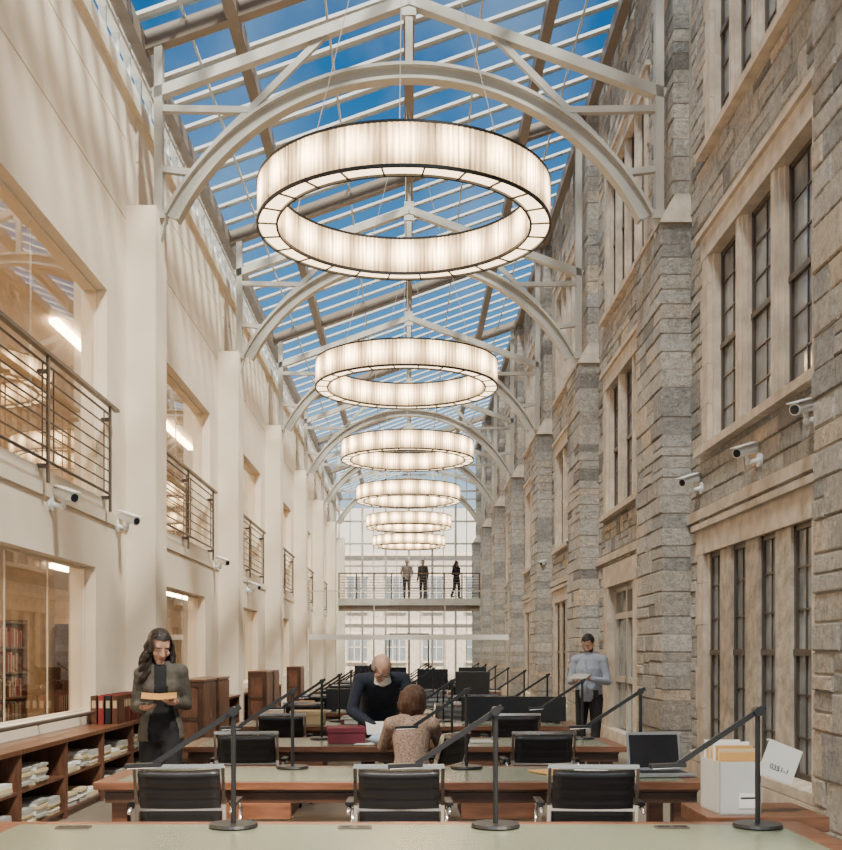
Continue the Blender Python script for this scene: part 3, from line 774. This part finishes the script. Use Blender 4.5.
# glazed double door at hall end
mb=MB()
for x in(-1.0,-.04,.92): mb.box(x,x+.08,53.8,53.88,0,2.4)
for z in(0,2.32): mb.box(-1.0,1.0,53.8,53.88,z,z+.1)
o=mb.obj('door_2',M['bronze']); struct(o,'dark framed glass double door under footbridge','door')
mb=MB(); mb.box(-14,14,74,76,0,8); mb.mi=1
fl_=((.9,2.7),(4.3,6.6))
xs=[-12.5,-9.8,-7.1,-4.1,-1.5,1.0,3.9,6.6,9.4]
for x in xs:
    for z0_,z1_ in fl_: mb.box(x,x+1.25,73.93,74,z0_,z1_)
mb.mi=2
for x in xs:
    for z0_,z1_ in fl_:
        mb.box(x-.1,x+1.35,73.9,73.98,z1_,z1_+.15); mb.box(x-.1,x+1.35,73.85,73.98,z0_-.12,z0_)
        for d_ in(.38,.82): mb.box(x+d_,x+d_+.05,73.9,73.98,z0_,z1_)
        mb.box(x,x+1.25,73.9,73.98,(z0_+z1_)/2,(z0_+z1_)/2+.06)
mb.box(-14,14,73.8,76,8,8.25); mb.box(-14,14,73.9,74,3.4,3.6)
mb.mi=3; mb.raw([(-14,73.8,8.25),(14,73.8,8.25),(14,80,12),(-14,80,12)],[(0,1,2,3)])
o=mb.obj('wall_exterior',[M['lime'],M['extglass'],M['trimw'],M['grey']]); struct(o,'pale stone building outside the glass wall','wall')

# ---------------------------------------------------------------- people
import bmesh
def remeshed(mb,name,material,parent,voxel,smooth=3,cut=None):
    me=mb.mesh('tmp',material); t=bpy.data.objects.new('tmp',me); C.objects.link(t)
    r=t.modifiers.new('r','REMESH'); r.mode='VOXEL'; r.voxel_size=voxel; r.adaptivity=0
    if smooth:
        s=t.modifiers.new('s','SMOOTH'); s.iterations=smooth; s.factor=.5
    bpy.context.view_layer.update()
    m2=bpy.data.meshes.new_from_object(t.evaluated_get(bpy.context.evaluated_depsgraph_get()))
    bpy.data.objects.remove(t)
    if cut:
        bm=bmesh.new(); bm.from_mesh(m2)
        bmesh.ops.delete(bm,geom=[v for v in bm.verts if cut(v.co)],context='VERTS'); bm.to_mesh(m2); bm.free()
    m2.materials.clear(); m2.materials.append(material)
    m2.polygons.foreach_set('use_smooth',[True]*len(m2.polygons)); m2.name=name
    m2.polygons.foreach_set('material_index',[0]*len(m2.polygons))
    o=bpy.data.objects.new(name,m2); C.objects.link(o); o.parent=parent; return o
def V(*a): return Vector(a)
def hand(mb,w,d,n,thumb,curl=.5,sc=1):
    d=d.normalized(); n=(n-d*n.dot(d)).normalized(); s=d.cross(n).normalized()*thumb
    M3=Matrix((s,d,n)).transposed()
    mb.ell(w+d*.05*sc,.04*sc,.05*sc,.015*sc,M3,14,8)
    mb.cap(w-d*.02,.024*sc,w+d*.03,.024*sc,10)
    for i,(off,L) in enumerate(((.028,.07),(.0095,.08),(-.0095,.075),(-.027,.058))):
        p=w+(d*(.088-.004*abs(i-1))+s*off)*sc; a=0
        for sg,fr in((0,.45),(1,.3),(2,.25)):
            a+=curl*(.5 if sg==0 else .8)
            dd=(d*math.cos(a)+n*math.sin(a)+s*(off*1.5)*(1 if sg==0 else 0)); q=p+dd*L*fr*sc
            mb.cap(p,(.0092-.0008*sg)*sc,q,(.0086-.0008*sg)*sc,8); p=q
    p=w+(d*.025+s*.03)*sc; q=p+(d*.6+s*.7+n*.25).normalized()*.04*sc; r=q+(d*.9+s*.15+n*.5).normalized()*.03*sc
    mb.cap(p,.013*sc,q,.0105*sc,8); mb.cap(q,.0105*sc,r,.009*sc,8)
def person(name,label,loc,yaw,J,cl,voxel=.0065,female=False):
    e=empty('person',loc,yaw,label,'person')
    g=lambda k:Vector(J[k])
    pel,wa,che,nk,hc=g('pelvis'),g('waist'),g('chest'),g('neck'),g('head')
    sL,sR=g('shL'),g('shR')
    side=(sR-sL).normalized(); 
    sh=.88 if female else 1.06
    def torso(mb,inf,low=True,top=True):
        spine=[pel-(wa-pel).normalized()*.09,pel,wa,che,(che+nk)/2+(nk-che)*.22,nk]
        rad=[(.12,.09),(.150 if female else .165,.10 if female else .115),(.108 if female else .15,.08 if female else .108),(.145*sh,.10 if female else .118),(.125*sh,.076),(.05,.05)]
        secs=[]
        for i,(p,(a,b)) in enumerate(zip(spine,rad)):
            t=(spine[min(i+1,len(spine)-1)]-spine[max(i-1,0)]).normalized()
            sd=(side-t*side.dot(t)).normalized(); fr=t.cross(sd)
            secs.append((p,sd*(a+inf),fr*(b+inf)))
        mb.loft(secs)
        r_=.042 if female else .052
        for s_ in(sL,sR): mb.cap(s_,r_+inf,che+(nk-che)*.55+(s_-che)*.25,.062+inf)
        if female:
            t=(nk-che).normalized(); fr=t.cross(side)
            for q in(-1,1): mb.sph(che+side*.062*q+fr*.06-t*.01,.048+inf,14,10)
    af=.84 if female else 1
    def arm(mb,S_,E_,W_,inf,end=1.0,a=.047,b=.037,c=.025):
        a*=af;b*=af;c*=af
        mb.cap(S_,a+inf,E_,b+inf*.9); mb.cap(E_,b+inf*.9,E_+(W_-E_)*.3,b+.002+inf*.9); mb.cap(E_+(W_-E_)*.3,b+.002+inf*.9,E_+(W_-E_)*end,c+inf)
    def leg(mb,H_,K_,A_,inf,end=1.0,flare=0):
        mb.cap(H_,.082*(.92 if female else 1)+inf,H_+(K_-H_)*.5,.068+inf); mb.cap(H_+(K_-H_)*.5,.068+inf,K_,.05+inf); mb.cap(K_,.048+inf,K_+(A_-K_)*.35,.051+inf); mb.cap(K_+(A_-K_)*.35,.051+inf,K_+(A_-K_)*end,.034+inf+flare)
    b=MB(); torso(b,0)
    for s in 'LR':
        arm(b,g('sh'+s),g('el'+s),g('wr'+s),-.003)
        hd=g('hd'+s) if 'hd'+s in J else (g('wr'+s)-g('el'+s))
        hand(b,g('wr'+s),hd,g('hn'+s) if 'hn'+s in J else V(0,0,-1),J.get('th'+s,1),J.get('curl',.5))
        leg(b,g('hip'+s),g('kn'+s),g('an'+s),0)
        fd=g('foot'+s) if 'foot'+s in J else V(0,1,0); b.cap(g('an'+s)-V(0,0,.04),.035,g('an'+s)+fd*.15-V(0,0,.055),.025)
    hy,hp=J.get('hyaw',0),J.get('hpitch',0); RH=Matrix.Rotation(hy,3,'Z')@Matrix.Rotation(hp,3,'X')
    H=lambda x,y,z: hc+RH@V(x,y,z)
    nr=.045 if female else .056
    b.cap(nk-V(0,0,.03),nr,H(0,-.015,-.05),nr-.003)
    b.ell(H(0,-.012,.028),.074,.093,.09,RH,20,14)
    b.ell(H(0,.016,-.04),.056,.067,.076,RH,18,12)
    b.cap(H(-.018,.055,-.1),.017,H(.018,.055,-.1),.017,10); b.sph(H(0,.062,-.1),.02)
    b.cap(H(0,.084,.005),.008,H(0,.102,-.03),.0125,10); b.cap(H(-.012,.09,-.034),.008,H(.012,.09,-.034),.008,8)
    b.cap(H(-.04,.066,.03),.013,H(.04,.066,.03),.013,8)
    for s in(-1,1):
        b.ell(H(s*.076,-.008,-.005),.01,.02,.032,RH,10,8); b.sph(H(s*.04,.052,-.03),.025)
    remeshed(b,'body',M['skin'],e,voxel,2)
    for s in(-1,1):
        m=MB(); m.ell(H(s*.031,.077,.005),.011,.009,.005,RH,10,8); m.mi=1; m.ell(H(s*.031,.0835,.004),.005,.004,.0048,RH,8,6); m.obj('eye',[M['eye'],M['iris']],e,smooth=True)
        MB().cap(H(s*.016,.089,.026),.0035,H(s*.045,.079,.027),.003,8).obj('eyebrow',cl['hairm'],e,smooth=True)
    MB().cap(H(-.02,.079,-.064),.005,H(0,.087,-.063),.0065,8).cap(H(0,.087,-.063),.0065,H(.02,.079,-.064),.005,8).obj('mouth',M['lip'],e,smooth=True)
    h=MB(); st_=cl['hair']; inv=RH.inverted()
    def loc_(co): return inv@(co-hc)
    if st_=='long':
        h.ell(H(0,-.024,.04),.091,.103,.096,RH,20,14)
        rr=random.Random(3)
        for i in range(40):
            a=(i/39-.5)*pi*1.45; x,y=.083*math.sin(a),-.08*math.cos(a)-.005
            p=H(x,y,.04); ph=rr.uniform(0,6)
            for k in range(6):
                q=H(x*(1.05+.12*k)+.02*math.sin(ph+k*1.7),y*(1+.03*k)+.02*math.cos(ph+k*1.5)+(.01*k if abs(a)>1.4 else 0),.04-.05*(k+1)); h.cap(p,.018,q,.017 if k<5 else .009,8); p=q
        cut=lambda co:(lambda c:c.y>.035 and c.z<.075 and abs(c.x)<.068)(loc_(co))
    elif st_=='bob':
        h.ell(H(0,-.022,.034),.092,.103,.098,RH,20,14)
        rr=random.Random(5)
        for i in range(34):
            a=(i/33-.5)*pi*1.5; x,y=.082*math.sin(a),-.084*math.cos(a)-.005
            p=H(x,y,.06); dl=rr.uniform(-.008,.008)
            for k in range(4):
                m_=(1.08,1.13,1.10,.92)[k]; q=H(x*m_+rr.uniform(-.005,.005),y*m_+rr.uniform(-.005,.005),.06-.038*(k+1)+dl); h.cap(p,.013,q,.014 if k<3 else .009,8); p=q
        h.ell(H(0,-.03,-.02),.083,.08,.075,RH,18,12)
        cut=lambda co:(lambda c:c.y>.04 and c.z<.06 and abs(c.x)<.07)(loc_(co))
    elif st_=='fringe':
        h.ell(H(0,-.016,.008),.087,.102,.088,RH,20,14); cut=lambda co:(lambda c:c.y>.035 or c.z>.06 or c.z<-.06 or (c.y>.0 and c.z>.05))(loc_(co))
    else:
        h.ell(H(0,-.018,.036),.083,.1,.096,RH,20,14); cut=lambda co:(lambda c:(c.y>.035 and c.z<.078) or c.z<-.05 or (c.y>-.01 and c.z<.01))(loc_(co))
    remeshed(h,'hair',cl['hairm'],e,max(voxel,.007) if st_!='bob' else .005,2 if st_ not in('long','bob') else 1,cut)
    if cl.get('beard'):
        q=MB(); q.ell(H(0,.018,-.052),.062,.072,.074,RH,18,12); remeshed(q,'beard',cl['hairm'],e,.008,2,lambda co:(lambda c:c.z>-.045 or c.y<.0 or (abs(c.x)<.026 and -.08<c.z<-.05 and c.y>.06))(loc_(co)))
    if cl.get('glasses'):
        q=MB()
        for s in(-1,1):
            for i in range(12):
                a0,a1=2*pi*i/12,2*pi*(i+1)/12; q.cap(H(s*.034+.022*math.cos(a0),.098,.004+.016*math.sin(a0)),.0018,H(s*.034+.022*math.cos(a1),.098,.004+.016*math.sin(a1)),.0018,6)
            q.cap(H(s*.056,.096,.006),.0018,H(s*.079,0,.01),.0018,6)
        q.cap(H(-.012,.1,.006),.0018,H(.012,.1,.006),.0018,6); q.obj('glasses',M['black'],e)
    t=MB(); torso(t,.014); 
    for s in 'LR':
        arm(t,g('sh'+s),g('el'+s),g('wr'+s),.013,cl.get('sleeve',.93))
    fr=(nk-che).normalized().cross(side)
    cutj=None
    if cl.get('open'):
        cutj=lambda co: (abs((co-che).dot(side))<.04+max(0,(che-co).dot((nk-che).normalized()))*.22) and (co-che).dot(fr)>.03 and abs((co-che).dot(side))<.11 and (co.z>pel.z-.1) and (co-g('wrL')).length>.1 and (co-g('wrR')).length>.1 and co.y<che.y+.16
    if cl.get('jacket'):
        t2=MB(); torso(t2,.018); 
        if cl.get('skirtj'): t2.loft([(wa,side*.125,side.cross(V(0,0,-1))*.10),(pel+V(0,0,.0),side*.168,side.cross(V(0,0,-1))*.122),(pel-V(0,0,.09),side*.175,side.cross(V(0,0,-1))*.128)])
        for s in 'LR': arm(t2,g('sh'+s),g('el'+s),g('wr'+s),.015,.93)
        remeshed(t2,'jacket',cl['jacket'],e,.009,3,cutj)
        t=MB(); torso(t,.009)
    remeshed(t,cl['topname'],cl['top'],e,.009,4)
    if cl.get('buttons'):
        mb=MB(); mb.beam(che+V(0,.135,.12),pel+V(0,.135,-.02),.03,.006,(0,1,0)); mb.obj('button_placket',M['shirt'],e)
        for i in range(6):
            p=che+V(0,.14,.1)+(pel-che)*(i/6); MB().cyl(p,p+V(0,.004,0),.006,10).obj('button',M['white'],e)
        mb=MB(); mb.beam(pel+V(-.15,.09,.02),pel+V(.15,.09,.02),.035,.09); mb.obj('belt',M['black'],e)
    if cl.get('collar'):
        q=MB(); tt=(hc-nk).normalized(); q.cone(nk-V(0,0,.035),.078,nk+tt*.035,.062,20,False); q.obj('collar',cl['collar'],e)
    fs=.88 if female else 1
    p=MB(); p.loft([(pel-(wa-pel).normalized()*.1,side*.13,side.cross(V(0,0,-1))*.1),(pel,side*.182*fs,side.cross(V(0,0,-1))*.128*fs),(pel+(wa-pel)*.5,side*.155*fs,side.cross(V(0,0,-1))*.115*fs)])
    for s in 'LR': leg(p,g('hip'+s),g('kn'+s),g('an'+s),.013,.97,.012)
    remeshed(p,'trousers',cl['pants'],e,.011,4)
    for s in 'LR':
        q=MB(); fd=g('foot'+s) if 'foot'+s in J else V(0,1,0); a=g('an'+s)
        q.cap(a-V(0,0,.045),.042,a+fd*.16-V(0,0,.058),.03); q.obox(a+fd*.06-V(0,0,.08),.075,.26,.02,Matrix.Rotation(math.atan2(-fd.x,fd.y),3,'Z'))
        remeshed(q,'shoe',M['shoe'],e,.01,2)
    return e
def stand(**kw):
    J=dict(pelvis=(0,0,.95),waist=(0,.0,1.1),chest=(0,.01,1.28),neck=(0,-.005,1.47),head=(0,.025,1.615),shL=(-.185,0,1.4),shR=(.185,0,1.4),
      elL=(-.24,-.03,1.12),elR=(.24,-.03,1.12),wrL=(-.1,.2,1.12),wrR=(.1,.2,1.12),hipL=(-.09,0,.9),hipR=(.09,0,.9),
      knL=(-.1,.03,.49),knR=(.1,.03,.49),anL=(-.1,0,.1),anR=(.1,0,.1),thL=1,thR=-1)
    J.update(kw); return J
Jw=stand(pelvis=(0,0,.93),waist=(.01,0,1.08),chest=(0,.01,1.24),neck=(0,.005,1.405),head=(.01,.035,1.54),shL=(-.145,0,1.35),shR=(.145,.0,1.335),
  elL=(-.19,-.06,1.1),elR=(.185,-.04,1.09),wrL=(-.1,.17,1.13),wrR=(.12,.16,1.09),hipL=(-.08,0,.88),hipR=(.08,0,.88),knL=(-.07,.12,.5),knR=(.08,-.05,.48),anL=(-.06,.1,.1),anR=(.09,-.28,.16),
  hdL=(.5,.8,.05),hdR=(-.5,.8,.05),hnL=(0,.2,1),hnR=(0,.2,1),thL=-1,thR=1,hpitch=-.45,hyaw=.35,curl=.3)
person('w','person with long dark hair, olive jacket, black trousers, reading a folder',(-1.86,8.22,0),pi+.2,Jw,dict(hair='long',hairm=M['hairblack'],topname='blouse',top=M['blackc'],jacket=M['olive'],open=True,skirtj=True,pants=M['blackc']),female=True)
e=empty('document_folder',(-1.815,7.95,1.16),.2,'orange brown folder held open in both hands','folder')
mb=MB(); mb.raw([(-.125,-.08,.010),(0,-.08,0),(0,.08,.035),(-.125,.08,.045),(.125,-.08,.010),(.125,.08,.045)],[(0,1,2,3),(1,4,5,2)]); o=mb.obj('cover',M['tanp'],e)
o.modifiers.new('s','SOLIDIFY').thickness=.005
Jm=stand(hpitch=-.6,hyaw=-.1,head=(0,.04,1.605),wrL=(-.1,.24,1.16),wrR=(.1,.24,1.14),elL=(-.25,0,1.12),elR=(.25,0,1.12),hdL=(.6,.7,.0),hdR=(-.6,.7,0),hnL=(0,.2,1),hnR=(0,.2,1),thL=-1,thR=1,curl=.3,anL=(-.08,.1,.1),anR=(.12,-.06,.1))
person('m','bearded person in pale blue button shirt, standing and reading a notebook',(2.32,14.1,0),pi-.5,Jm,dict(hair='short',hairm=M['hairblack'],beard=True,topname='shirt',top=M['shirt'],collar=M['shirt'],buttons=True,pants=M['blackc']),voxel=.0075)
o=MB().box(-.11,.11,-.1,.12,0,.015).obj('notebook',M['grey']); o.location=(2.15,13.78,1.18); o.rotation_euler=(.25,0,-.5); tag(o,'grey notebook held open in both hands','notebook')
Jl=stand(pelvis=(0,-.06,.93),waist=(0,.02,1.06),chest=(0,.17,1.18),neck=(0,.34,1.28),head=(.02,.46,1.365),shL=(-.19,.26,1.26),shR=(.19,.24,1.25),
  elL=(-.28,.36,1.0),elR=(.27,.34,.99),wrL=(-.14,.56,.84),wrR=(.08,.56,.86),hipL=(-.1,-.02,.9),hipR=(.1,-.02,.9),hdL=(.45,.7,-.3),hdR=(-.5,.7,-.3),hnL=(.1,0,-1),hnR=(0,-.1,-1),thL=1,thR=-1,hpitch=-.9,hyaw=.3,curl=.35)
person('l','balding person with glasses in navy sweater leaning over table',(-.27,9.84,0),pi+.12,Jl,dict(hair='fringe',hairm=M['hairgrey'],glasses=True,topname='sweater',top=M['navy'],collar=M['paper'],pants=M['blackc']))
e=empty('held_document',(-.2,9.22,.86),.1,'white sheet held in hands over open file','paper')
o=MB().box(-.16,.16,-.11,.11,0,.003).obj('paper_sheet',M['paper'],e); o.rotation_euler=(.45,0,0)
Js=stand(pelvis=(0,-.02,.57),waist=(0,0,.71),chest=(0,.05,.86),neck=(0,.07,1.01),head=(0,.09,1.13),shL=(-.155,.05,.955),shR=(.155,.05,.955),
  elL=(-.22,.2,.78),elR=(.22,.2,.78),wrL=(-.1,.46,.8),wrR=(.1,.48,.8),hipL=(-.09,.0,.55),hipR=(.09,.0,.55),knL=(-.1,.42,.54),knR=(.1,.42,.54),anL=(-.1,.42,.1),anR=(.1,.4,.1),hpitch=.08,hyaw=.75,thL=1,thR=-1,hdL=(.3,1,0),hdR=(-.3,1,0),hnL=(0,0,-1),hnR=(0,0,-1))
person('s','seated person with brown bob hair in beige tweed jacket',(.02,8.16,0),0.0,Js,dict(hair='bob',hairm=M['hairbrown'],topname='blouse',top=M['blackc'],jacket=M['tweed'],skirtj=True,pants=M['blackc']),female=True)
Jb=stand(elL=(-.25,.02,1.13),elR=(.25,.02,1.13),wrL=(-.2,.24,1.02),wrR=(.2,.24,1.02))
person('b','person in grey jacket standing at footbridge railing',(-.1,BY-.55,3.85),pi,Jb,dict(hair='short',hairm=M['hairgrey'],topname='jacket',top=M['grey'],pants=M['navy']),voxel=.012)
Jc=stand(wrL=(-.25,.08,.9),wrR=(.24,.05,.88))
person('b','person in dark clothing standing on footbridge',(.62,BY-.3,3.85),pi-.5,Jc,dict(hair='short',hairm=M['hairblack'],topname='shirt',top=M['darkgreyc'],pants=M['blackc']),voxel=.012)
person('b','person with long dark hair in black coat on footbridge',(2.1,BY-.5,3.85),pi+.5,Jw,dict(hair='long',hairm=M['hairblack'],topname='blouse',top=M['blackc'],jacket=M['blackc'],pants=M['blackc']),voxel=.012,female=True)
# ---------------------------------------------------------------- light
w=bpy.data.worlds.new('sky'); bpy.context.scene.world=w; w.use_nodes=True; n=w.node_tree.nodes; l=w.node_tree.links
bg=n['Background']; tc=n.new('ShaderNodeTexCoord'); sp=n.new('ShaderNodeSeparateXYZ'); l.new(tc.outputs['Generated'],sp.inputs[0])
cr=n.new('ShaderNodeValToRGB'); e_=cr.color_ramp.elements
e_[0].position=0; e_[0].color=(.85,.88,.9,1); e_[1].position=.7; e_[1].color=(.006,.05,.16,1)
x=e_.new(.14); x.color=(.42,.58,.74,1); x=e_.new(.27); x.color=(.09,.26,.49,1); x=e_.new(.48); x.color=(.02,.115,.29,1)
nz=n.new('ShaderNodeTexNoise'); nz.inputs['Scale'].default_value=3; nz.inputs['Detail'].default_value=6; l.new(tc.outputs['Generated'],nz.inputs['Vector'])
c2=n.new('ShaderNodeValToRGB'); c2.color_ramp.elements[0].position=.5; c2.color_ramp.elements[1].position=.95; l.new(nz.outputs['Fac'],c2.inputs['Fac'])
mx=n.new('ShaderNodeMixRGB'); mx.inputs[2].default_value=(.5,.64,.78,1); l.new(c2.outputs['Color'],mx.inputs[0]); l.new(cr.outputs['Color'],mx.inputs[1])
l.new(sp.outputs['Z'],cr.inputs['Fac']); l.new(mx.outputs[0],bg.inputs['Color']); bg.inputs['Strength'].default_value=1.5
def sun(d,s,ang,col):
    L=bpy.data.lights.new('sun','SUN'); L.energy=s; L.angle=ang; L.color=col; o=bpy.data.objects.new('sun_and_fill_light',L); C.objects.link(o)
    o.rotation_euler=Vector(d).to_track_quat('-Z','Y').to_euler(); o.location=(0,0,20)
sun((.30,.6,-1),6.5,.15,(1,.89,.76)); sun((-.5,.6,-1),13.0,.12,(1,.87,.72))  # second sun is an added fill from the right for the left wall
# ---------------------------------------------------------------- camera
cd=bpy.data.cameras.new('camera'); cam=bpy.data.objects.new('camera',cd); C.objects.link(cam)
cam.location=(0,0,1.5); cam.rotation_euler=(pi/2,0,0); cd.sensor_fit='HORIZONTAL'; cd.sensor_width=36; cd.lens=36*1095/842
cd.shift_x=12/842; cd.shift_y=227/842; cd.clip_end=300
bpy.context.scene.camera=cam
